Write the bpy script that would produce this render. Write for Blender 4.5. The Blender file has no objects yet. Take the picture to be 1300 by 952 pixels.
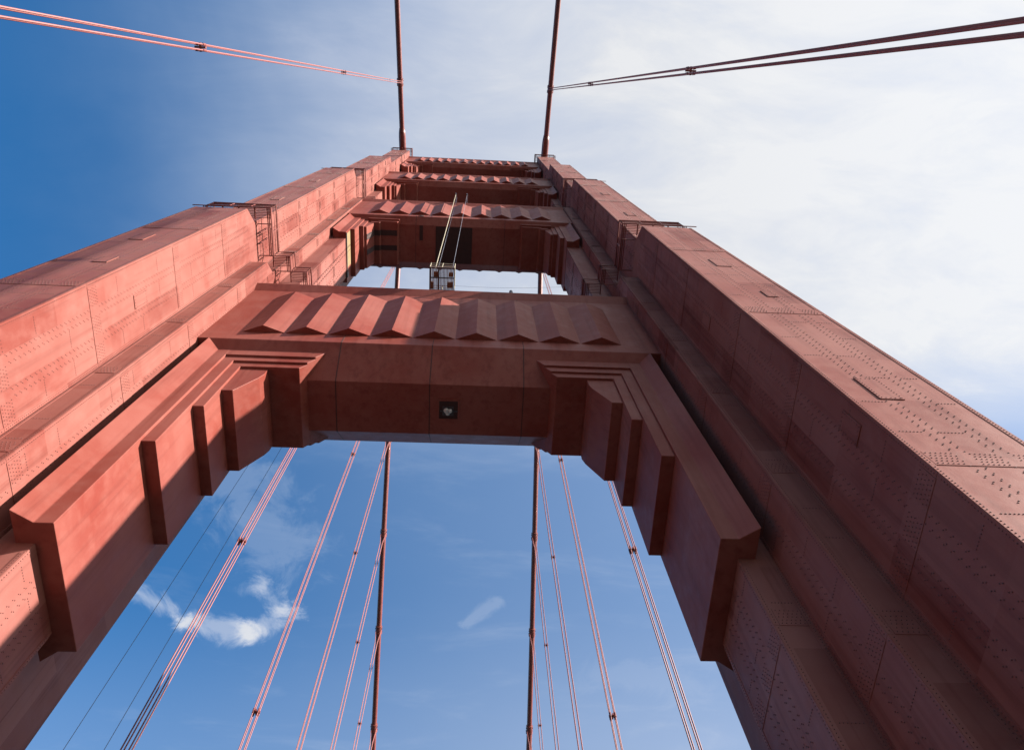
import bpy, math, random
import numpy as np
from mathutils import Matrix, Vector
random.seed(7)
rng = np.random.default_rng(11)
C = bpy.context.scene.collection
EYE = 1.7                     # eye height above the roadway; all Z below are measured from the eye
YC = 14.05                    # centre plane of the tower
XC = 13.716                   # half the spacing of the main cables

# ------------------------------------------------------------------ mesh helpers
class MB:
    def __init__(s): s.v = []; s.f = []; s.n = 0; s.second = []
    def add(s, vs, fs):
        s.v.extend([tuple(p) for p in vs]); b = s.n
        s.f.extend([tuple(i + b for i in f) for f in fs]); s.n += len(vs)
        return s
    def box(s, x0, x1, y0, y1, z0, z1):
        x0, x1 = sorted((x0, x1)); y0, y1 = sorted((y0, y1)); z0, z1 = sorted((z0, z1))
        v = [(x0,y0,z0),(x1,y0,z0),(x1,y1,z0),(x0,y1,z0),(x0,y0,z1),(x1,y0,z1),(x1,y1,z1),(x0,y1,z1)]
        return s.add(v, [(0,3,2,1),(4,5,6,7),(0,1,5,4),(1,2,6,5),(2,3,7,6),(3,0,4,7)])
    def prism(s, poly, a0, a1, axis):
        """extrude polygon along axis: 'z' poly=(x,y); 'y' poly=(x,z); 'x' poly=(y,z)"""
        def P(p, a):
            return {'z': (p[0], p[1], a), 'y': (p[0], a, p[1]), 'x': (a, p[0], p[1])}[axis]
        n = len(poly); v = [P(p, a0) for p in poly] + [P(p, a1) for p in poly]
        f = [tuple(range(n))[::-1], tuple(range(n, 2*n))]
        f += [(i, (i+1) % n, n+(i+1) % n, n+i) for i in range(n)]
        ar = sum(poly[i][0]*poly[(i+1) % n][1]-poly[(i+1) % n][0]*poly[i][1] for i in range(n))
        flip = (ar < 0) ^ (axis == 'y') ^ (a1 < a0)
        if flip: f = [t[::-1] for t in f]
        return s.add(v, f)
    def tube(s, pts, r, n=8, cap=True):
        pts = [Vector(p) for p in pts]; rings = []
        rr = r if isinstance(r, (list, tuple)) else [r]*len(pts)
        b = s.n
        for i, p in enumerate(pts):
            d = (pts[min(i+1, len(pts)-1)] - pts[max(i-1, 0)]).normalized()
            u = d.cross(Vector((0,0,1)) if abs(d.z) < .9 else Vector((1,0,0))).normalized(); w = d.cross(u)
            rings.append([p + rr[i]*(u*math.cos(2*math.pi*k/n) + w*math.sin(2*math.pi*k/n)) for k in range(n)])
        v = [q for ring in rings for q in ring]; f = []
        for i in range(len(pts)-1):
            for k in range(n):
                f.append((i*n+k, i*n+(k+1) % n, (i+1)*n+(k+1) % n, (i+1)*n+k))
        if cap: f.append(tuple(range(n))[::-1]); f.append(tuple((len(pts)-1)*n+k for k in range(n)))
        return s.add(v, f)
    def build(s, name, mat, parent=None, loc=(0,0,0), smooth=False, **props):
        """vertices are in eye-based tower axes; world z is that plus EYE"""
        base = Vector(loc)
        if parent is not None:
            base = parent['_wl'] if False else WL[parent.name]
        me = bpy.data.meshes.new(name)
        me.from_pydata([(p[0]-base[0], p[1]-base[1], p[2]+EYE-base[2]) for p in s.v], [], s.f)
        me.materials.append(mat)
        if s.second:                            # rivet heads coloured darker, standing in for their shading
            me.materials.append(RIVET)
            idx = np.zeros(len(me.polygons), np.int32)
            for a0, a1 in s.second: idx[a0:a1] = 1
            me.polygons.foreach_set('material_index', idx)
        me.validate()
        if smooth:
            for p in me.polygons: p.use_smooth = True
        o = bpy.data.objects.new(name, me); C.objects.link(o)
        WL[o.name] = Vector(base)
        if parent is not None: o.parent = parent
        else: o.location = base
        for k, val in props.items(): o[k] = val
        if mat.name.startswith('smooth_orange') and name in ('corbel', 'portal_strut'):
            bv = o.modifiers.new('edge', 'BEVEL'); bv.width = .022; bv.segments = 2; bv.limit_method = 'ANGLE'
        return o
WL = {}
def thing(name, label, cat, loc, group=None):
    o = bpy.data.objects.new(name, None); C.objects.link(o)
    o.location = loc; o.empty_display_size = .5; WL[o.name] = Vector(loc)
    o['label'] = label; o['category'] = cat
    if group: o['group'] = group
    return o

# ------------------------------------------------------------------ materials
def nt(name):
    m = bpy.data.materials.new(name); m.use_nodes = True
    t = m.node_tree; t.nodes.clear()
    out = t.nodes.new('ShaderNodeOutputMaterial'); b = t.nodes.new('ShaderNodeBsdfPrincipled')
    t.links.new(b.outputs[0], out.inputs[0])
    return m, t, b
def noise(t, vec, scale, detail=6, rough=.55):
    n = t.nodes.new('ShaderNodeTexNoise'); n.inputs['Scale'].default_value = scale
    n.inputs['Detail'].default_value = detail; n.inputs['Roughness'].default_value = rough
    t.links.new(vec, n.inputs['Vector']); return n.outputs['Fac']
def ramp(t, fac, stops):
    r = t.nodes.new('ShaderNodeValToRGB'); e = r.color_ramp.elements
    while len(e) < len(stops): e.new(.5)
    for el, (p, c) in zip(e, stops): el.position = p; el.color = (*c, 1) if len(c) == 3 else c
    t.links.new(fac, r.inputs[0]); return r.outputs[0]
def mixc(t, fac, a, b, mode='MIX'):
    m = t.nodes.new('ShaderNodeMix'); m.data_type = 'RGBA'; m.blend_type = mode
    for s, v in ((m.inputs[0], fac), (m.inputs[6], a), (m.inputs[7], b)):
        if hasattr(v, 'links'): t.links.new(v, s)
        else: s.default_value = v if not isinstance(v, tuple) else (*v, 1)
    return m.outputs[2]
def paint(name, base, faded, dark, rough=(.38, .6), spec=.5, grime=.5, bump=.02, plates=0):
    m, t, b = nt(name)
    g = t.nodes.new('ShaderNodeNewGeometry'); pos = g.outputs['Position']
    mp = t.nodes.new('ShaderNodeMapping'); mp.inputs['Scale'].default_value = (2.2, 2.2, .10); t.links.new(pos, mp.inputs[0])
    big = noise(t, pos, .22, 4); mid = noise(t, pos, 1.7, 7, .6); streak = noise(t, mp.outputs[0], 1.4, 8, .62); fine = noise(t, pos, 14, 5, .7)
    col = mixc(t, ramp(t, big, [(.34, (0,0,0)), (.68, (1,1,1))]), base, faded)
    col = mixc(t, ramp(t, mid, [(.46, (0,0,0)), (.74, (.6,.6,.6))]), col, faded)
    col = mixc(t, ramp(t, streak, [(.50, (0,0,0)), (.72, (grime,)*3)]), col, dark)
    col = mixc(t, ramp(t, fine, [(.60, (0,0,0)), (.80, (.35*grime,)*3)]), col, dark)
    sc = t.nodes.new('ShaderNodeVectorMath'); sc.operation = 'MULTIPLY_ADD'; sc.inputs[1].default_value = (.94, .94, .31); sc.inputs[2].default_value = (.37, .41, .13); t.links.new(pos, sc.inputs[0])
    fl = t.nodes.new('ShaderNodeVectorMath'); fl.operation = 'FLOOR'; t.links.new(sc.outputs[0], fl.inputs[0])
    wnz = t.nodes.new('ShaderNodeTexWhiteNoise'); t.links.new(fl.outputs[0], wnz.inputs['Vector'])
    if plates: col = mixc(t, ramp(t, wnz.outputs['Value'], [(.0, (0,0,0)), (1., (plates,)*3)]), col, faded); col = mixc(t, ramp(t, wnz.outputs['Value'], [(.0, (plates*.6,)*3), (.35, (0,0,0))]), col, dark)
    rust = noise(t, pos, .9, 9, .7)
    col = mixc(t, ramp(t, rust, [(.685, (0,0,0)), (.76, (.45,.45,.45))]), col, (.12, .030, .010))
    t.links.new(col, b.inputs['Base Color'])
    r = ramp(t, mid, [(.3, (rough[0],)*3), (.7, (rough[1],)*3)]); t.links.new(r, b.inputs['Roughness'])
    b.inputs['Specular IOR Level'].default_value = spec
    bp = t.nodes.new('ShaderNodeBump'); bp.inputs['Strength'].default_value = .35; bp.inputs['Distance'].default_value = bump
    t.links.new(mixc(t, .35, mid, fine), bp.inputs['Height']); t.links.new(bp.outputs[0], b.inputs['Normal'])
    return m
def flat(name, col, rough=.5, metal=0, var=.25, scale=3):
    m, t, b = nt(name)
    g = t.nodes.new('ShaderNodeNewGeometry')
    f = noise(t, g.outputs['Position'], scale, 6)
    c2 = tuple(c*(1-var) for c in col)
    t.links.new(mixc(t, ramp(t, f, [(.35, (0,0,0)), (.65, (1,1,1))]), col, c2), b.inputs['Base Color'])
    b.inputs['Roughness'].default_value = rough; b.inputs['Metallic'].default_value = metal
    return m
RED   = paint('weathered_orange_paint', (.140,.031,.0235), (.205,.082,.068), (.070,.013,.010), rough=(.42,.62), spec=.1, grime=.75, plates=.6)
SHEET = paint('smooth_orange_sheet', (.148,.030,.021), (.190,.062,.049), (.090,.018,.013), rough=(.42,.6), spec=.1, grime=.5, bump=.01)
CABLE = paint('cable_paint', (.125,.025,.019), (.155,.036,.027), (.07,.012,.010), rough=(.35,.5), grime=.4)

RAIL  = paint('railing_paint', (.115,.026,.020), (.14,.036,.029), (.06,.014,.012), grime=.5, spec=.2)
ROPE  = flat('rope_paint', (.205,.056,.052), .6, 0, .15, .5)
SEAM  = flat('joint_sealant', (.05,.012,.010), .8)
RIVET = flat('dark_rivet_paint', (.085,.019,.015), .6, 0, .3, 2)  # darker than the plating, in place of the heads' own shading
BLACK = flat('black_primer_and_recess', (.032,.009,.0075), .85)
YELLOW= flat('zinc_primer', (.17,.105,.035), .7)
GREY  = flat('galvanised_steel', (.2,.2,.25), .5, .2)
DARKM = flat('dark_steel', (.05,.045,.05), .5, .3)
BROWN = flat('tan_canvas', (.13,.055,.025), .85)
PALE  = flat('pale_rope', (.30,.26,.19), .8)
GLASS = flat('lamp_glass', (.45,.45,.44), .2)
WIRE  = flat('wire_steel', (.05,.06,.09), .6)

# ------------------------------------------------------------------ rivets
RV = [[], 0]
def rivets(mb, P, N, r=.026, h=.02):
    """low domed rivet heads at points P, all with the outward normal N"""
    P = np.asarray(P, float)
    if len(P) == 0: return
    N = np.array(N, float); a = np.array((0,0,1.)) if abs(N[2]) < .9 else np.array((1.,0,0))
    u = np.cross(a, N); u /= np.linalg.norm(u); w = np.cross(N, u)
    ang = np.arange(6)*math.pi/3
    ring = np.cos(ang)[:,None]*u + np.sin(ang)[:,None]*w
    T = np.concatenate([ring*r - N*.004, ring*r*.62 + N*h])
    f_start = len(mb.f)
    for p in P:
        k = mb.n; q = T + p
        mb.v.extend(map(tuple, q.tolist())); mb.n += 12
        for i in range(6):
            j = (i+1) % 6; mb.f.append((k+i, k+j, k+6+j, k+6+i))
        mb.f.append((k+6, k+7, k+8, k+9, k+10, k+11))
    mb.second.append((f_start, len(mb.f)))
def face_detail(mb, o, u, n, width, z0, z1, cells, splices, rows=1.8, pitch=.125, strip=True, stag=True, r=.0195, hatch=()):
    """riveted plating on a vertical face: o = (x,y) of its left edge, u = direction along it, n = outward normal"""
    o = np.array(o, float); u = np.array(u, float); n = np.array(n, float)
    def pt(s, z, out=0.): q = o + u*s + n*out; return (q[0], q[1], z)
    def slab(s0, s1, za, zb, t):
        a = pt(s0, za); b = pt(s1, zb, t)
        mb.box(a[0], b[0], a[1], b[1], za, zb)
    pts = []; pts2 = []
    cuts = [z0] + [z for z in splices if z0 < z < z1] + [z1]
    if strip:                                  # corner angles
        for s0, s1 in ((.0, .15), (width-.15, width)):
            for za, zb in zip(cuts[:-1], cuts[1:]): slab(s0+.003, s1-.003, za+.006, zb-.006, .014)
    for za, zb in zip(cuts[:-1], cuts[1:]):    # corner rivets
        zz = np.arange(za+.1, zb-.08, pitch*.8)
        for s in (.075, width-.075): pts2 += [pt(s, z, .014) for z in zz]
    cw = width/cells
    for c in range(1, cells):                  # double staggered rows over the cell walls
        zz = np.arange(z0+.1, z1-.1, pitch*2)
        for d, off in ((-.11, 0), (-.05, pitch*.55), (.16, pitch), (.22, pitch*1.55)) if stag else ((-.1, 0), (.1, pitch)):
            pts += [pt(c*cw+d, z+off, 0) for z in zz if z+off < z1-.05]
    k = 0; z = z0 + rows*.6
    while z < z1-.2:                           # stiffener rows
        if all(abs(z-sp) > .7 for sp in splices):
            for c in range(cells):
                lo, hi = c*cw+.28, (c+1)*cw-.22
                if (k+c) % 3 != 2: pts += [pt(s, z, 0) for s in np.arange(lo, hi, pitch*.72)]
        z += rows; k += 1
    for sp in splices:                         # splice plates with dense rivet blocks and an open butt line
        if not (z0+.3 < sp < z1-.3): continue
        slab(.16, width-.16, sp, sp+.62, .016)
        for i in range(5):
            for c in range(cells):
                lo, hi = c*cw+.24, (c+1)*cw-.2
                pts2 += [pt(s+(.05 if i % 2 else 0), sp+.07+i*.12, .016) for s in np.arange(lo, hi, .12)]
    for (s, zc, hw, hh) in hatch:              # manhole covers
        slab(s-hw, s+hw, zc-hh, zc+hh, .03)
        for z in np.arange(zc-hh+.06, zc+hh, .13): pts2 += [pt(s-hw+.06, z, .03), pt(s+hw-.06, z, .03)]
        for q in np.arange(s-hw+.06, s+hw, .13): pts2 += [pt(q, zc-hh+.06, .03), pt(q, zc+hh-.06, .03)]
    N = (n[0], n[1], 0)
    rivets(mb, pts, N, r, .85*r); rivets(mb, pts2, N, r*.92, .85*r)

# ------------------------------------------------------------------ the tower
tower = thing('bridge_tower', 'riveted orange suspension bridge tower rising overhead with two stepped legs and four portal struts', 'bridge tower', (0, YC, 0))
TIERS = [  # profile (half width, front Y) outermost first, z bottom, z top
    ([(1.56, 7.14), (2.58, 10.40), (3.65, 12.50)], -70, 44.2),
    ([(1.552, 8.16), (2.60, 11.28), (3.93, 12.30)], 44.0, 80.8),
    ([(1.544, 9.20), (2.59, 12.32)], 80.6, 112.0),
    ([(1.536, 10.25), (2.58, 13.32)], 111.8, 140.4)]
def step_shaft(mb, xc, hw, yf, z0, z1, ch=1.02, rise=1.2):
    """one rectangular shaft, its top cut back to a slope front and rear"""
    yb = 2*YC - yf
    mb.prism([(yf, z0), (yb, z0), (yb, z1), (yb-ch, z1+rise), (yf+ch, z1+rise), (yf, z1)], xc-hw, xc+hw, 'x')
leg_objs = {}
for sgn in (-1, 1):
    mb = MB(); xc = sgn*XC
    for ti, (prof, z0, z1) in enumerate(TIERS):
        for k, (hw, yf) in enumerate(prof):
            step_shaft(mb, xc, hw, yf, z0, z1 - (.1*k), *( (1.02, 1.2) if ti < 3 else (.3, .3)))
    # riveted plating on the faces seen from the roadway
    inner = -sgn                                    # direction from the leg to the middle of the bridge
    def side_face(hw, ya, yb, *a, **kw): face_detail(mb, (xc + inner*hw, ya), (0, 1), (inner, 0), yb-ya, *a, **kw)
    def front_face(s0, s1, yf, *a, **kw): face_detail(mb, (xc + min(s0, s1), yf), (1, 0), (0, -1), abs(s1-s0), *a, **kw)
    h = [(1.2, 18.0, .34, .75), (2.0, 28.2, .22, .45), (1.75, 34.0, .36, .75)] if sgn > 0 else [(1.9, 29.6, .3, .5), (1.2, 34.5, .34, .7)]
    front_face(-1.56, 1.56, 7.14, -2, 44.2, 3, [1.8, 13.6, 25.35, 36.9], hatch=h)
    side_face(1.56, 7.14, 10.40, -2, 44.1, 3, [8.2, 13.27, 20.2, 25.75, 33.2, 39.6], hatch=[(1.65, 29.6, .3, .55), (.7, 16.9, .3, .5)])
    front_face(inner*1.56, inner*2.58, 10.40, -2, 44.0, 1, [12.1, 19.0, 25.2, 31.5, 38.0], rows=1.4)
    side_face(2.58, 10.40, 12.50, -2, 44.0, 2, [12.1, 18.6, 25.25, 31.6, 38.4], rows=1.7)
    front_face(inner*2.58, inner*3.65, 12.50, -2, 17.2, 1, [4.2, 9.4, 14.8], rows=1.3)
    side_face(3.65, 12.50, 15.6, -2, 17.4, 3, [4.6, 9.9, 14.3], rows=1.5)
    for (a, b, yy) in ((-1.552, 1.552, 8.16),): front_face(a, b, yy, 45.5, 80.8, 3, [51.5, 63.2, 74.9], pitch=.3, r=.03, hatch=[(1.6, 56, .36, .75), (1.6, 68.5, .36, .75)])
    side_face(1.552, 8.16, 11.28, 45.5, 80.7, 3, [50.0, 56.3, 63.4, 69.7, 75.4], pitch=.3, r=.03)
    front_face(inner*1.56, inner*2.60, 11.28, 45, 80.5, 1, [51.0, 58.2, 65.3, 72.4], pitch=.3, r=.03)
    side_face(2.60, 11.28, 12.30, 45, 62.0, 1, [51.0, 57.4], pitch=.3, r=.03)
    side_face(3.93, 12.30, 15.8, 45, 62.0, 3, [51.5, 57.0], pitch=.3, r=.03, rows=2.6)
    front_face(-1.544, 1.544, 9.20, 82.1, 112, 3, [88, 99.7, 107], pitch=.6, r=.035)
    side_face(1.544, 9.20, 12.3, 82.1, 112, 3, [86.4, 93, 99.4, 106], pitch=.6, r=.035)
    front_face(-1.536, 1.536, 10.25, 113.2, 140.4, 3, [119.5, 131.2], pitch=.8, r=.035)
    side_face(1.536, 10.25, 13.3, 113.2, 140.4, 3, [118, 124.5, 131], pitch=.8, r=.035)
    leg = mb.build('leg', RED, tower, label='stepped left leg, sunlit on its inner side' if sgn < 0 else 'stepped right leg, dark in shade on its inner side')
    leg_objs[sgn] = leg
    # saddle housing on the leg's top
    s = MB()
    s.prism([(xc-1.2, 141.0), (xc+1.2, 141.0), (xc+.95, 143.6), (xc-.95, 143.6)], 10.7, 2*YC-10.7, 'y')
    s.box(xc-1.5, xc+1.5, 10.5, 2*YC-10.5, 140.6, 141.1)
    for i in range(4): s.box(xc-1.3+i*.8, xc-1.05+i*.8, 10.32, 10.5, 140.45, 141.0)
    s.build('saddle_housing', RED, leg)

# ------------------------------------------------------------------ portal struts
def corbel_side(sx, zf, spec, mat, parent):
    """the stepped corbel frame between one leg and the strut above; sx=-1 left, +1 right"""
    m = MB()
    for kind, poly, a0, a1 in spec:
        q = [(sx*p[0], p[1]) for p in poly]
        m.prism(q, a0, a1, kind)
    return m.build('corbel', mat, parent)
def strut(zf, ztop, xw, ridges, xr, big, joints):
    m = MB()
    # box girder: cornice, panel, splayed lower edge, soffit
    ca, cb, cz = (11.15, 11.44, .68) if big else (11.2, 11.44, .6)
    dy, dz = (1.33, 1.65) if big else (.75, .6)
    F = 11.44
    sec = [(ca, ztop), (F, ztop-cz), (F, zf), (2*YC-F, zf), (2*YC-F, ztop-cz), (2*YC-ca, ztop)]
    m.prism(sec, -xw, xw, 'x')
    xl = xw - .5
    m.prism([(F+.004, zf-.001), (F+.004, zf+.5), (2*YC-F-.004, zf+.5), (2*YC-F-.004, zf-.001), (2*YC-F-dy, zf-dz), (F+dy, zf-dz)], -xl, xl, 'x')
    st = m.build('portal_strut', SHEET, tower)
    # chevron panel: a row of upright ridges, front and back
    w = 2*xr/ridges; zb, zt = zf + .115*(ztop-zf), ztop - cz - .135*(ztop-zf)
    for side in (0, 1):
        c = MB(); f0 = F-.003 if side == 0 else 2*YC-F+.003; f1 = F-.37 if side == 0 else 2*YC-F+.37
        for i in range(ridges):
            a = -xr + i*w
            c.prism([(a+.012, f0+(.1 if side == 0 else -.1)), (a+.012, f0), (a+w/2, f1), (a+w-.012, f0), (a+w-.012, f0+(.1 if side == 0 else -.1))], zb, zt, 'z')
        c.build('chevron_panel', SHEET, st)
    if joints:                                  # sealed sheet joints across panel, splay and soffit
        for x in joints:
            j = MB()
            j.box(x-.018, x+.018, F-.012, F+.1, ztop-cz-.02, zt+.06); j.build('sheet_joint', SEAM, st)
            j = MB(); j.box(x-.018, x+.018, F-.012, F+.1, zf-.02, zb-.03)
            j.prism([(F-.012, zf), (F+dy-.004, zf-dz-.012), (F+dy, zf-dz+.05), (F+.05, zf)], x-.02, x+.02, 'x')
            j.box(x-.021, x+.021, F+dy-.02, 2*YC-F-dy+.02, zf-dz-.012, zf-dz+.02)
            j.prism([(2*YC-F-.004, zf), (2*YC-F-dy, zf-dz-.012), (2*YC-F-dy, zf-dz+.05), (2*YC-F-.05, zf)], x-.02, x+.02, 'x')
            j.build('sheet_joint', SEAM, st)
    # corbels
    m1 = 2*YC
    if big:
        xe = lambda z: 4.75 + .565*(32.5-z)
        spec = [('z', [(10.6, 11.42), (10.0, 11.82), (9.45, 11.82), (9.45, m1-11.82), (10.0, m1-11.82), (10.6, m1-11.42)], 17.6, 32.54),
                ('y', [(xe(32.3), 32.3), (9.6, 32.3), (9.6, 31.44), (xe(31.44), 31.44)], 11.825, m1-11.825),
                ('y', [(xe(31.46), 31.46), (9.5, 31.46), (9.5, 22.85), (8.95, 22.85), (8.95, 30.96), (xe(30.96), 30.96)], 11.93, m1-11.93),
                ('y', [(xe(30.98), 30.98), (9.0, 30.98), (9.0, 26.1), (8.5, 26.1), (8.5, 30.5), (xe(30.5), 30.5)], 12.03, m1-12.03),
                ('y', [(8.55, 30.52), (8.55, 28.0), (8.03, 28.0), (7.38, 29.5), (7.27, 29.95), (7.27, 30.52)], 12.14, m1-12.14)]
    else:
        o = xw - 11.14; k = (ztop-zf)/9.6
        Z = lambda d: zf - d*k
        X = lambda x: x + o
        spec = [('z', [(X(10.9), 11.42), (X(10.35), 11.75), (X(9.75), 11.75), (X(9.75), m1-11.75), (X(10.35), m1-11.75), (X(10.9), m1-11.42)], Z(8.5), zf-.01),
                ('y', [(X(9.8), Z(.3)), (X(9.8), Z(6.4)), (X(9.35), Z(6.4)), (X(9.35), Z(.3))], 11.85, m1-11.85),
                ('y', [(X(9.4), Z(.3)), (X(9.4), Z(4.0)), (X(8.95), Z(4.0)), (X(8.95), Z(.3))], 11.95, m1-11.95),
                ('y', [(X(9.0), Z(.3)), (X(9.0), Z(3.7)), (X(8.7), Z(3.7)), (X(8.36), Z(1.6)), (X(8.36), Z(.3))], 12.05, m1-12.05),
                ('y', [(X(7.55), Z(.3)), (X(8.7), Z(.3)), (X(8.7), Z(1.25)), (X(7.85), Z(1.25)), (X(7.75), Z(1.1))], 11.98, m1-11.98),
                ('y', [(X(5.85), Z(.3)), (X(8.0), Z(.3)), (X(8.0), Z(.98)), (X(6.15), Z(.98)), (X(6.05), Z(.85))], 11.90, m1-11.90),
                ('y', [(X(5.9), Z(.25)), (X(9.0), Z(.25)), (X(9.0), Z(.62)), (X(6.0), Z(.62))], 11.72, m1-11.72)]
    for sx in (-1, 1): corbel_side(sx, zf, spec, SHEET, st)
    return st
s1 = strut(32.55, 41.93, 11.15, 9, 9.4, True, [-4.35, 0, 4.4])
s2 = strut(70.8, 80.0, 11.13, 9, 9.15, False, [-4.35, 0, 4.4])
s3 = strut(102.3, 110.0, 12.17, 11, 9.9, False, [])
s4 = strut(131.2, 138.9, 12.17, 13, 10.2, False, [])

# inspection hatch with a lamp in the lowest soffit
h = MB(); zs = 30.9
for a in ((.38, 1.42, 13.5, 13.58), (.38, 1.42, 14.5, 14.58), (.38, .46, 13.58, 14.5), (1.34, 1.42, 13.58, 14.5)): h.box(*a, zs-.06, zs+.02)
hatch = h.build('hatch_frame', SHEET, s1)
MB().box(.46, 1.34, 13.58, 14.5, zs-.018, zs+.01).build('hatch_dark_panel', BLACK, hatch)  # flush dark panel, the recess's shade put into its colour
l = MB()
for (x, y, r) in ((.80, 14.04, .13), (.98, 14.06, .11)):
    l.tube([(x, y, zs-.02), (x, y, zs-.09), (x, y, zs-.16), (x, y, zs-.2)], [r*.7, r, r*.85, r*.35], 12)
l.tube([(.87, 14.2, zs-.02), (.87, 14.2, zs-.1), (.87, 14.2, zs-.13)], [.10, .10, .05], 12)
lamp = l.build('lamp', GLASS, hatch, smooth=True)
c = MB(); c.box(.62, 1.14, 13.86, 14.34, zs-.03, zs-.012); c.tube([(.5, 14.1, zs-.04), (.62, 14.1, zs-.04)], .03, 6); c.tube([(1.14, 14.1, zs-.04), (1.33, 14.1, zs-.04)], .03, 6)
c.build('lamp_bracket', DARKM, hatch)
# dark and yellow fresh primer on the second strut's soffit and corbel
b = MB(); z2 = 70.8-.6*.958
b.box(-2.4, 1.2, 12.25, 15.9, 70.2-.03, 70.2+.02); b.box(-4.0, -3.65, 12.22, 13.7, 70.2-.03, 70.2+.02)
b.box(-4.0, -3.65, 11.405, 11.43, 70.85, 71.3)
b.build('primer_patch', BLACK, s2)
yb_ = MB(); yb_.box(-9.76, -9.725, 11.95, 15.0, 62.75, 64.6)
yb_.build('yellow_primer_patch', YELLOW, s2)
for ya, yb2 in ((12.75, 13.3), (14.25, 14.75)):     # two bands of dark primer running up the left corbel
    zz = lambda d: 70.8 - d*.958
    cp = [(8.69, zz(3.69)), (8.35, zz(1.6)), (8.35, zz(1.25)), (7.84, zz(1.25)), (7.74, zz(1.1)), (7.74, zz(.98)), (6.14, zz(.98))]
    of = [(8.66, zz(3.72)), (8.33, zz(1.62)), (8.33, zz(1.272)), (7.82, zz(1.272)), (7.71, zz(1.12)), (7.71, zz(1.002)), (6.14, zz(1.002))]
    nb = MB(); a0, a1 = ya, yb2
    for k in range(6):
        q = [cp[k], cp[k+1], of[k+1], of[k]]
        nb.prism([(-x-.0, z) for x, z in q], a0 + .06*k*0, a1, 'y')
    nb.build('primer_band', BLACK, s2)
dp = MB(); dp.tube([(-9.69, 11.8, 62.55), (-9.69, 13.6, 62.5), (-9.69, 15.4, 62.45)], .06, 8); dp.box(-9.78, -9.6, 15.3, 15.75, 62.2, 62.7)
dp.build('drain_pipe', DARKM, s2)
# stub posts on the first strut's roof
for x, y in ((4.1, 11.35), (-4.2, 11.4)):
    MB().tube([(x, y, 41.9), (x, y, 42.9 if x > 0 else 42.3)], .11 if x > 0 else .09, 8).build('stub_post', DARKM, s1)

# ------------------------------------------------------------------ catwalks with railings round the legs
def path_offset(sgn, pts): return [(sgn*XC - sgn*u, y) for u, y in pts]
def catwalk(sgn, pts, zp, hgt, width=.72):
    """grating walkway following the stepped plan; pts = (distance from leg axis towards midspan, Y)"""
    P = path_offset(sgn, pts)
    deck = MB()
    for (x0, y0), (x1, y1) in zip(P[:-1], P[1:]):
        # the outer edge follows the rail, the deck lies between the rail and the leg
        for q in np.arange(.0, width, .105):    # open grating bars
            if abs(x1-x0) > abs(y1-y0): deck.box(min(x0, x1)-.02, max(x0, x1)+.02, y0+q, y0+q+.035, zp-.03, zp)
            elif q < .3: deck.box(x0+sgn*q, x0+sgn*(q+.055), min(y0, y1), max(y0, y1), zp-.034, zp-.004)
        L = math.hypot(x1-x0, y1-y0); n = max(1, int(L/.9))
        for i in range(n+1):                    # brackets under the deck
            t = i/n; x = x0+(x1-x0)*t; y = y0+(y1-y0)*t
            if abs(x1-x0) > abs(y1-y0): deck.box(x-.03, x+.03, y, y+width, zp-.16, zp-.035)
            elif i % 2: deck.box(x, x+sgn*(width+.15), y-.025, y+.025, zp-.13, zp-.04)
    d = deck.build('catwalk', RAIL, leg_objs[sgn])
    r = MB()
    for hh, rr in ((hgt, .065), (hgt*.5, .03)): r.tube([(x, y, zp+hh) for x, y in P], rr, 6)
    for dz in (-.06, .03): r.tube([(x, y, zp+dz) for x, y in P], .055, 6)
    for (x0, y0), (x1, y1) in zip(P[:-1], P[1:]):
        L = math.hypot(x1-x0, y1-y0); n = max(1, round(L/1.5))
        for i in range(n+1):
            t = i/n; r.tube([(x0+(x1-x0)*t, y0+(y1-y0)*t, zp-.05), (x0+(x1-x0)*t, y0+(y1-y0)*t, zp+hgt)], .04, 5)
    r.build('railing', RAIL, d)
for sgn in (-1, 1):
    catwalk(sgn, [(-1.55, 8.1), (-1.55, 7.32), (2.43, 7.32), (2.43, 10.4), (3.5, 10.4), (3.5, 11.4), (4.52, 11.4), (4.52, 13.0)], 46.1, 1.15)
    catwalk(sgn, [(-1.5, 9.0), (-1.5, 8.4), (2.35, 8.4), (2.35, 11.5), (3.4, 11.5), (3.4, 13.0)], 82.6, 1.15)
    catwalk(sgn, [(-1.75, 12.0), (-1.75, 9.95), (1.95, 9.95), (1.95, 13.0)], 140.6, 1.2)
# pipes down the left catwalk corner
p = MB()
for dx in (0, .22): p.tube([(-XC+1.72+dx*0, 8.9+dx*3, 45.6), (-XC+1.72, 8.9+dx*3, 47.9)], .05, 6)
p.build('pipe', RAIL, leg_objs[-1])

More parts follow.
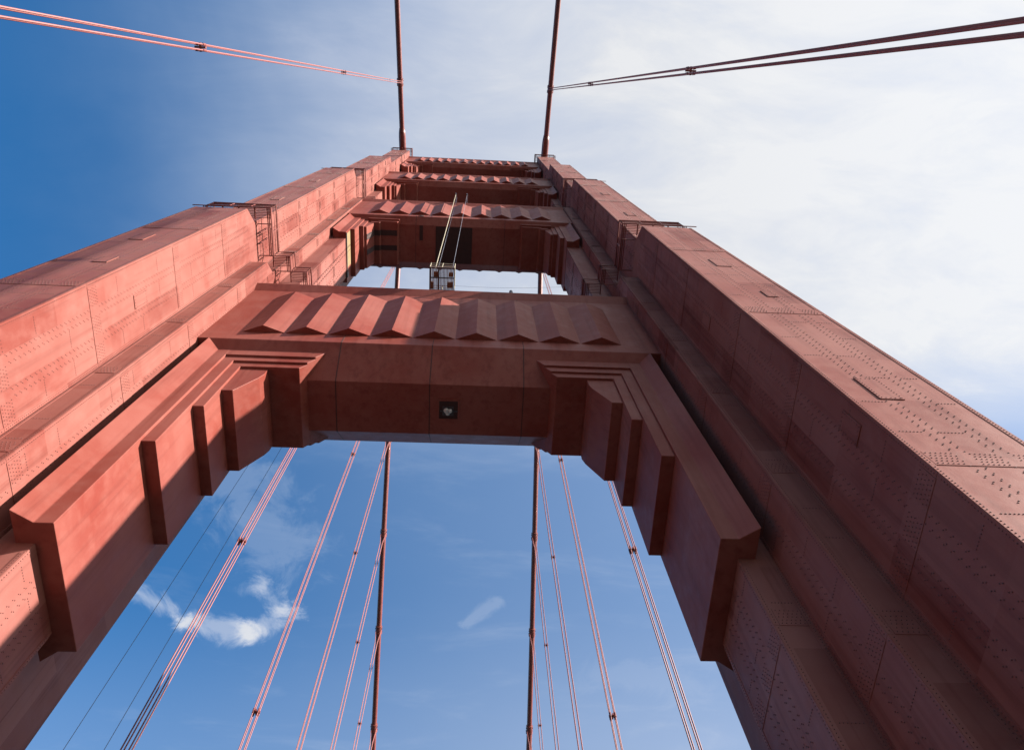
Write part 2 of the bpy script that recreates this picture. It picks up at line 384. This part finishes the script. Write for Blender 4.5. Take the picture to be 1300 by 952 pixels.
# ------------------------------------------------------------------ main cables and suspenders
def cable_z(Y):
    if Y < 10: return 142.45 - .345*(10-Y)
    if Y > 18.1:
        d = Y-18.1; return 142.45 - .578*d + .00079*d*d
    t = (Y-10)/8.1; return 142.45 + 1.15*4*t*(1-t)
HANG = [-1.85] + [30 + 15.2*k for k in range(6)]
for sgn in (-1, 1):
    x = sgn*XC
    o = thing('main_cable', ('thick orange main cable draped over the sunlit left leg of the tower' if sgn < 0 else 'thick orange main cable draped over the shaded right leg of the tower'), 'main cable', (x, YC, 0), 'main cables of the bridge')
    c = MB(); ys = list(np.arange(-60, 10, 3.0)) + list(np.arange(10, 18.2, .9)) + list(np.arange(19, 160, 3.0))
    c.tube([(x, y, cable_z(y)) for y in ys], .46, 20); c.build('cable', CABLE, o, smooth=True)
    for a, bb in ((6.3, 10.6), (17.5, 21.8)):
        s = MB(); yy = np.linspace(a, bb, 6); e = [(.50, .62, .66, .66, .66, .66), (.66, .66, .66, .66, .62, .50)][a > 10]
        s.tube([(x, y, cable_z(y)) for y in yy], list(e), 20); s.build('cable_sleeve', CABLE, o, smooth=True)
    for hy in ([-1.85 if sgn < 0 else -2.0] + HANG[1:]):
        s = MB(); slope = .345 if hy < 10 else -.5
        pp = [(x, hy+t, cable_z(hy+t)) for t in (-.62, -.6, -.42, -.4, .4, .42, .6, .62)]
        s.tube(pp, [.47, .60, .60, .54, .54, .60, .60, .47], 16)
        s.box(x-.62, x+.62, hy-.34, hy-.24, cable_z(hy)-.12, cable_z(hy)+.12); s.box(x-.62, x+.62, hy+.24, hy+.34, cable_z(hy)-.12, cable_z(hy)+.12)
        s.build('cable_band', CABLE, o)
ORD = ['first', 'second', 'third', 'fourth', 'fifth', 'sixth']
def suspender(sgn, hy, label):
    x = sgn*XC; o = thing('suspender', label, 'suspender rope', (x, hy, 0), 'suspender ropes hanging from the main cables')
    zt = cable_z(hy)
    r0 = .040
    for dx in (-.19, .19):
        for dy in (-.15, .15):
            m = MB(); m.tube([(x+dx, hy+dy, -1.5), (x+dx, hy+dy, 43.2), (x+dx*1.0, hy+dy, zt-3.2), (x+math.copysign(.5, dx), hy+dy, zt-.1)], r0, 8)
            m.build('rope', ROPE, o, smooth=True)
    for z in (43.0, 84.5):
        if z > zt-6: continue
        m = MB()
        m.box(x-.3, x+.3, hy-.05, hy+.05, z-.09, z+.09); m.box(x-.05, x+.05, hy-.24, hy+.24, z-.085, z+.085)
        for dx in (-.19, .19):
            for dy in (-.15, .15): m.tube([(x+dx, hy+dy, z-.2), (x+dx, hy+dy, z+.2)], .075, 8)
        m.build('spacer_clamp', CABLE, o)
suspender(-1, HANG[0], 'sunlit orange suspender ropes crossing the deep blue sky above the left leg')
suspender(1, -2.0, 'dark suspender ropes crossing the pale sky above the right leg')
for k in range(6):
    suspender(-1, HANG[k+1], f'{ORD[k]} suspender beyond the arch counted inward from the sunlit left leg')
    suspender(1, HANG[k+1], f'{ORD[k]} suspender beyond the arch counted inward from the shaded right leg')

# ------------------------------------------------------------------ hanging work platform
wp = thing('work_platform', 'small steel work platform hung on ropes above the lowest portal strut', 'work platform', (-.19, 10.8, 44.9))
x0, x1, y0, y1, zf_ = -.95, .56, 10.06, 11.5, 43.2
m = MB()
for i in range(17):
    xa = x0 + .03 + i*(x1-x0-.06)/17; m.box(xa, xa+.062, y0+.03, y1-.03, zf_, zf_+.03)
m.build('floor', GREY, wp)
m = MB()
for x in (x0, (x0+x1)/2-.2, x1): m.box(x-.03, x+.03, y0, y1, zf_-.07, zf_-.004)
for y in (y0, y0+.65, y1): m.box(x0, x1, y-.03, y+.03, zf_-.075, zf_-.008)
m.build('floor_frame', DARKM, wp)
m = MB()
for z in (.5, 1.05):
    m.tube([(x0, y0, zf_+z), (x1, y0, zf_+z), (x1, y1, zf_+z), (x0, y1, zf_+z), (x0, y0, zf_+z)], .025, 6)
for x in (x0, -.2, x1):
    for y in (y0, y1): m.tube([(x, y, zf_), (x, y, zf_+1.15)], .025, 6)
m.build('guard_rail', PALE, wp)
m = MB(); m.box(x0+.02, x1-.02, y0-.012, y0, zf_, zf_+.16); m.box(x0-.012, x0, y0, y1, zf_, zf_+.16); m.box(x1, x1+.012, y0, y1, zf_, zf_+.16)
m.build('toe_board', BROWN, wp)
for (xa, xb, ya, yb) in ((x0+.24, x0+.5, y0+.3, y0+.62), (x1-.36, x1-.08, y0+.32, y0+.58), (x1-.42, x1-.1, y1-.5, y1-.16), (x0+.06, x0+.2, y1-.5, y1-.05)):
    MB().box(xa, xb, ya, yb, zf_-.003, zf_+.22).build('tool_box', BROWN, wp)
for (xa, ya, xb, yb, r) in ((-.69, 10.4, -.9, 10.4, .03), (-.6, 10.75, -.76, 10.75, .012), (.4, 10.4, .34, 10.4, .013)):
    m = MB(); m.tube([(xa, ya, zf_+1.1), (xb, yb, 80.45)], r, 6); m.build('hoist_rope', PALE if r > .02 else GREY, wp)
for i, xx in enumerate((-.9, .34)):
    ob = thing('outrigger_beam', ('pale roof beam on the second strut holding the thicker left ropes' if i == 0 else 'roof beam on the second strut holding the thin right ropes'), 'outrigger beam', (xx, 12, 80.0+EYE), 'outrigger beams carrying the work platform')
    m = MB(); m.box(xx-.06, xx+.06, 10.25, 14.0, 80.42, 80.6); m.box(xx-.2, xx+.2, 13.2, 13.9, 80.0, 80.42); m.box(xx-.1, xx+.1, 11.4, 11.6, 80.0, 80.42)
    m.build('beam', GREY, ob)
    m = MB(); m.tube([(xx-.06, 10.4, 80.4), (xx+.06, 10.4, 80.4)], .12, 12); m.build('pulley', DARKM, ob)
# thin lines
def line(name, pts, r, label, cat, mat=WIRE, group=None):
    m = MB(); m.tube(pts, r, 6); o = m.build(name, mat, None, (pts[0][0], pts[0][1], pts[0][2]+EYE)); o['label'] = label; o['category'] = cat
    if group: o['group'] = group
line('drop_line', [(-9.4, 18.5, -1.6), (-9.4, 18.5, 61.5)], .009, 'thin dark drop line beyond the arch closest to the left leg', 'rope', group='thin drop lines beyond the arch')
line('drop_line', [(-8.25, 18.5, -1.6), (-8.25, 18.5, 61.5)], .009, 'thin dark drop line between its twin and the first left suspender', 'rope', group='thin drop lines beyond the arch')
sag = [(.6 + (9.2-.6)*t, 11.3 + .5*t, 43.6 + 3.4*t - 1.2*4*t*(1-t)*.5) for t in np.linspace(0, 1, 9)]
line('tag_line', sag, .006, 'thin slack line from the work platform to the right leg', 'rope')

# ------------------------------------------------------------------ roadway and water below (out of frame, they bounce light)
def struct(mb, name, mat):
    o = mb.build(name, mat); o['kind'] = 'structure'; return o
ASPH = flat('asphalt', (.05,.05,.052), .85, 0, .3, 6); CONC = flat('concrete', (.28,.27,.25), .8, 0, .2, 2)
SEA = flat('sea_water', (.012,.03,.04), .12, 0, .4, .02); LINE = flat('road_line_paint', (.7,.7,.66), .6)
struct(MB().box(-9.0, 9.0, -400, 600, -2.6, -1.7), 'roadway', ASPH)
for s in (-1, 1):
    struct(MB().box(s*9.0, s*9.25, -400, 600, -2.6, -1.56), 'kerb', CONC)
    struct(MB().box(s*9.25, s*12.6, -400, 7.0, -2.6, -1.58), 'pavement', CONC)
ln = MB()
for x in (-6, -3, 3, 6):
    for y in range(-60, 200, 12): ln.box(x-.06, x+.06, y, y+4, -1.7, -1.696)
for x in (-.12, .12): ln.box(x-.05, x+.05, -200, 400, -1.7, -1.696)
struct(ln, 'road_markings', LINE)
struct(MB().box(-9000, 9000, -9000, 9000, -72, -71), 'sea_water', SEA)

# ------------------------------------------------------------------ sky
EL = math.radians(24.7); AZ = math.radians(107.7)      # azimuth clockwise from +Y
SD = (math.sin(AZ)*math.cos(EL), math.cos(AZ)*math.cos(EL), math.sin(EL))
w = bpy.data.worlds.new('World'); bpy.context.scene.world = w; w.use_nodes = True
t = w.node_tree; t.nodes.clear()
def N(ty, **kw):
    n = t.nodes.new(ty)
    for k, v in kw.items(): setattr(n, k, v)
    return n
def L(a, b): t.links.new(a, b)
def M(op, a, b=None, c=None, clamp=False):
    n = N('ShaderNodeMath', operation=op, use_clamp=clamp)
    for i, v in enumerate((a, b, c)):
        if v is None: continue
        if hasattr(v, 'links'): L(v, n.inputs[i])
        else: n.inputs[i].default_value = v
    return n.outputs[0]
def VM(op, a, b=None, out=0, scale=None):
    n = N('ShaderNodeVectorMath', operation=op)
    for i, v in enumerate((a, b)):
        if v is None: continue
        if hasattr(v, 'links'): L(v, n.inputs[i])
        else: n.inputs[i].default_value = v
    if scale is not None:
        if hasattr(scale, 'links'): L(scale, n.inputs['Scale'])
        else: n.inputs['Scale'].default_value = scale
    return n.outputs[out]
def smooth(v, a, b, lo=0., hi=1.):
    n = N('ShaderNodeMapRange', interpolation_type='SMOOTHSTEP'); L(v, n.inputs[0])
    for i, q in enumerate((a, b, lo, hi)): n.inputs[1+i].default_value = q
    return n.outputs[0]
sky = N('ShaderNodeTexSky', sky_type='NISHITA'); sky.sun_disc = False
sky.sun_elevation = EL; sky.sun_rotation = AZ; sky.altitude = 60; sky.air_density = 1.0; sky.dust_density = .6; sky.ozone_density = 2.5
tc = N('ShaderNodeTexCoord'); sep = N('ShaderNodeSeparateXYZ'); L(tc.outputs['Generated'], sep.inputs[0])
zc = M('MAXIMUM', sep.outputs[2], .06)
px_ = M('DIVIDE', sep.outputs[0], zc); py_ = M('DIVIDE', sep.outputs[1], zc)
cmb = N('ShaderNodeCombineXYZ'); L(px_, cmb.inputs[0]); L(py_, cmb.inputs[1]); pl = cmb.outputs[0]   # cloud layer plane
def wn(scale, detail, rough, rot=0, sc=(1,1,1), off=(0,0,0), dist=0.):
    mp = N('ShaderNodeMapping'); mp.inputs['Rotation'].default_value = (0,0,rot); mp.inputs['Scale'].default_value = sc; mp.inputs['Location'].default_value = off
    L(pl, mp.inputs[0]); n = N('ShaderNodeTexNoise'); L(mp.outputs[0], n.inputs['Vector'])
    n.inputs['Scale'].default_value = scale; n.inputs['Detail'].default_value = detail; n.inputs['Roughness'].default_value = rough
    n.inputs['Distortion'].default_value = dist
    return n.outputs['Fac']
veil_n = wn(1.6, 5, .55, off=(3.1, 1.7, 0), dist=.4)
streak_n = wn(3.2, 9, .62, rot=math.radians(-38), sc=(1, 3.2, 1), dist=.5)
puff_n = wn(13, 8, .66, off=(1, 5, 0), dist=.6)
# a veil of thin high cloud that thickens towards the sun's side
xs = M('ADD', px_, M('MULTIPLY', M('SUBTRACT', veil_n, .5), .45))
hi = smooth(xs, -.68, .34, .06, .97)                                   # overhead and behind: thick on the sun's side
hi = M('MULTIPLY', hi, smooth(streak_n, .28, .68, .87, 1.04))
wisp = M('MULTIPLY', smooth(streak_n, .52, .80), smooth(px_, -.6, .3, .0, .18))
hi = M('ADD', hi, wisp)
lo = smooth(M('ADD', px_, M('MULTIPLY', M('SUBTRACT', veil_n, .5), .25)), -.62, .6, .07, .34)   # ahead: thin even haze
lo = M('ADD', lo, M('MULTIPLY', smooth(streak_n, .50, .85), .12)); lo = M('ADD', lo, smooth(py_, .75, 1.2, 0., .16))
k_ = smooth(py_, .28, .58)
dens = M('ADD', M('MULTIPLY', hi, M('SUBTRACT', 1., k_)), M('MULTIPLY', lo, k_))
# a small curled cloud and a few fair-weather shreds
def seg(a, b, wd, st):
    ax, ay = a; bx, by = b; dx, dy = bx-ax, by-ay; l2 = dx*dx+dy*dy
    rel = VM('SUBTRACT', pl, (ax, ay, 0)); n = M('DIVIDE', VM('DOT_PRODUCT', rel, (dx, dy, 0), out=1), l2, clamp=True)
    near = VM('SUBTRACT', rel, VM('SCALE', (dx, dy, 0), scale=n)); dist = VM('LENGTH', near, out=1)
    dist = M('ADD', dist, M('MULTIPLY', M('SUBTRACT', puff_n, .5), wd*3.6))
    return smooth(dist, 0., wd, st, 0.)
for a, b, wd, st in (((-.56, .79), (-.47, .856), .026, .36), ((-.47, .856), (-.37, .884), .034, .38), ((-.37, .884), (-.31, .83), .03, .36), ((-.31, .83), (-.345, .785), .03, .26), ((-.345, .785), (-.36, .79), .026, .22),
                     ((-.01, .855), (.05, .805), .014, .12), ((-.45, .52), (-.30, .70),   .09, .15), ((.24, .96), (.42, .98), .05, .05)):
    dens = M('ADD', dens, seg(a, b, wd, st))
far = VM('LENGTH', VM('SUBTRACT', pl, (.1, -.8, 0)), out=1)
fade = smooth(far, 2.0, 4.5, 1., .12)
behind = M('MULTIPLY', M('MULTIPLY', smooth(sep.outputs[1], -.25, -.6), smooth(sep.outputs[0], -.15, .15)), smooth(sep.outputs[2], -.02, .1))     # unseen sky behind camera, sun's side only, brightened to fill the front faces
dens = M('MULTIPLY', M('MINIMUM', dens, .97), M('MAXIMUM', fade, behind))
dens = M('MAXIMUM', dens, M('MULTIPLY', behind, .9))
glow = smooth(VM('DOT_PRODUCT', tc.outputs['Generated'], tuple(SD), out=1), .5, .95, 1., 1.12)
glow = M('MAXIMUM', glow, M('MULTIPLY', behind, 2.3))     # extra brightness added to that unseen patch to light the front faces
bg1 = N('ShaderNodeBackground'); bg1.inputs[1].default_value = .05
hs = N('ShaderNodeHueSaturation'); hs.inputs['Saturation'].default_value = 1.42; hs.inputs['Value'].default_value = 1.18; L(sky.outputs[0], hs.inputs['Color']); L(hs.outputs[0], bg1.inputs[0])
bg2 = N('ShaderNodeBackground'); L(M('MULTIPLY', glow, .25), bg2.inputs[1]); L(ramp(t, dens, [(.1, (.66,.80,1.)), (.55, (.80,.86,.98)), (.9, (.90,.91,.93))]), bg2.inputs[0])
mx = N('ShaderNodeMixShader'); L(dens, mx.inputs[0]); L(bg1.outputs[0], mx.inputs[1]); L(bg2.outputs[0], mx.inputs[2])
wo = N('ShaderNodeOutputWorld'); L(mx.outputs[0], wo.inputs[0])

sun = bpy.data.lights.new('sun', 'SUN'); sun.energy = 5; sun.angle = math.radians(.53); sun.color = (1, .93, .84)
so = bpy.data.objects.new('sun', sun); C.objects.link(so)
sd = Vector((math.sin(AZ)*math.cos(EL), math.cos(AZ)*math.cos(EL), math.sin(EL)))
so.rotation_euler = sd.to_track_quat('Z', 'Y').to_euler(); so.location = (60, -20, 60)

# ------------------------------------------------------------------ camera (wide lens held up steeply, slightly turned and rolled)
FPX, PIT, YAW, ROL = 904.74, 71.2275, 8.36583, -5.86345
a, b_, c_ = (math.radians(v) for v in (PIT, YAW, ROL))
f0 = Vector((math.sin(b_)*math.cos(a), math.cos(b_)*math.cos(a), math.sin(a)))
r0 = Vector((math.cos(b_), -math.sin(b_), 0)); u0 = r0.cross(f0)
r = math.cos(c_)*r0 + math.sin(c_)*u0; u = -math.sin(c_)*r0 + math.cos(c_)*u0
cam = bpy.data.cameras.new('camera'); cam.sensor_width = 36; cam.sensor_fit = 'HORIZONTAL'; cam.lens = FPX/1300*36
cam.shift_y = (430-476)/1300; cam.clip_start = .1; cam.clip_end = 20000
co = bpy.data.objects.new('camera', cam); C.objects.link(co)
co.matrix_world = Matrix(((r.x, u.x, -f0.x, 2.2), (r.y, u.y, -f0.y, 0), (r.z, u.z, -f0.z, EYE), (0,0,0,1)))
S = bpy.context.scene; S.camera = co
S.view_settings.view_transform = 'Standard'; S.view_settings.look = 'None'; S.view_settings.exposure = 1.9; S.view_settings.gamma = 1
S.view_settings.use_curve_mapping = False
S.cycles.max_bounces = 6
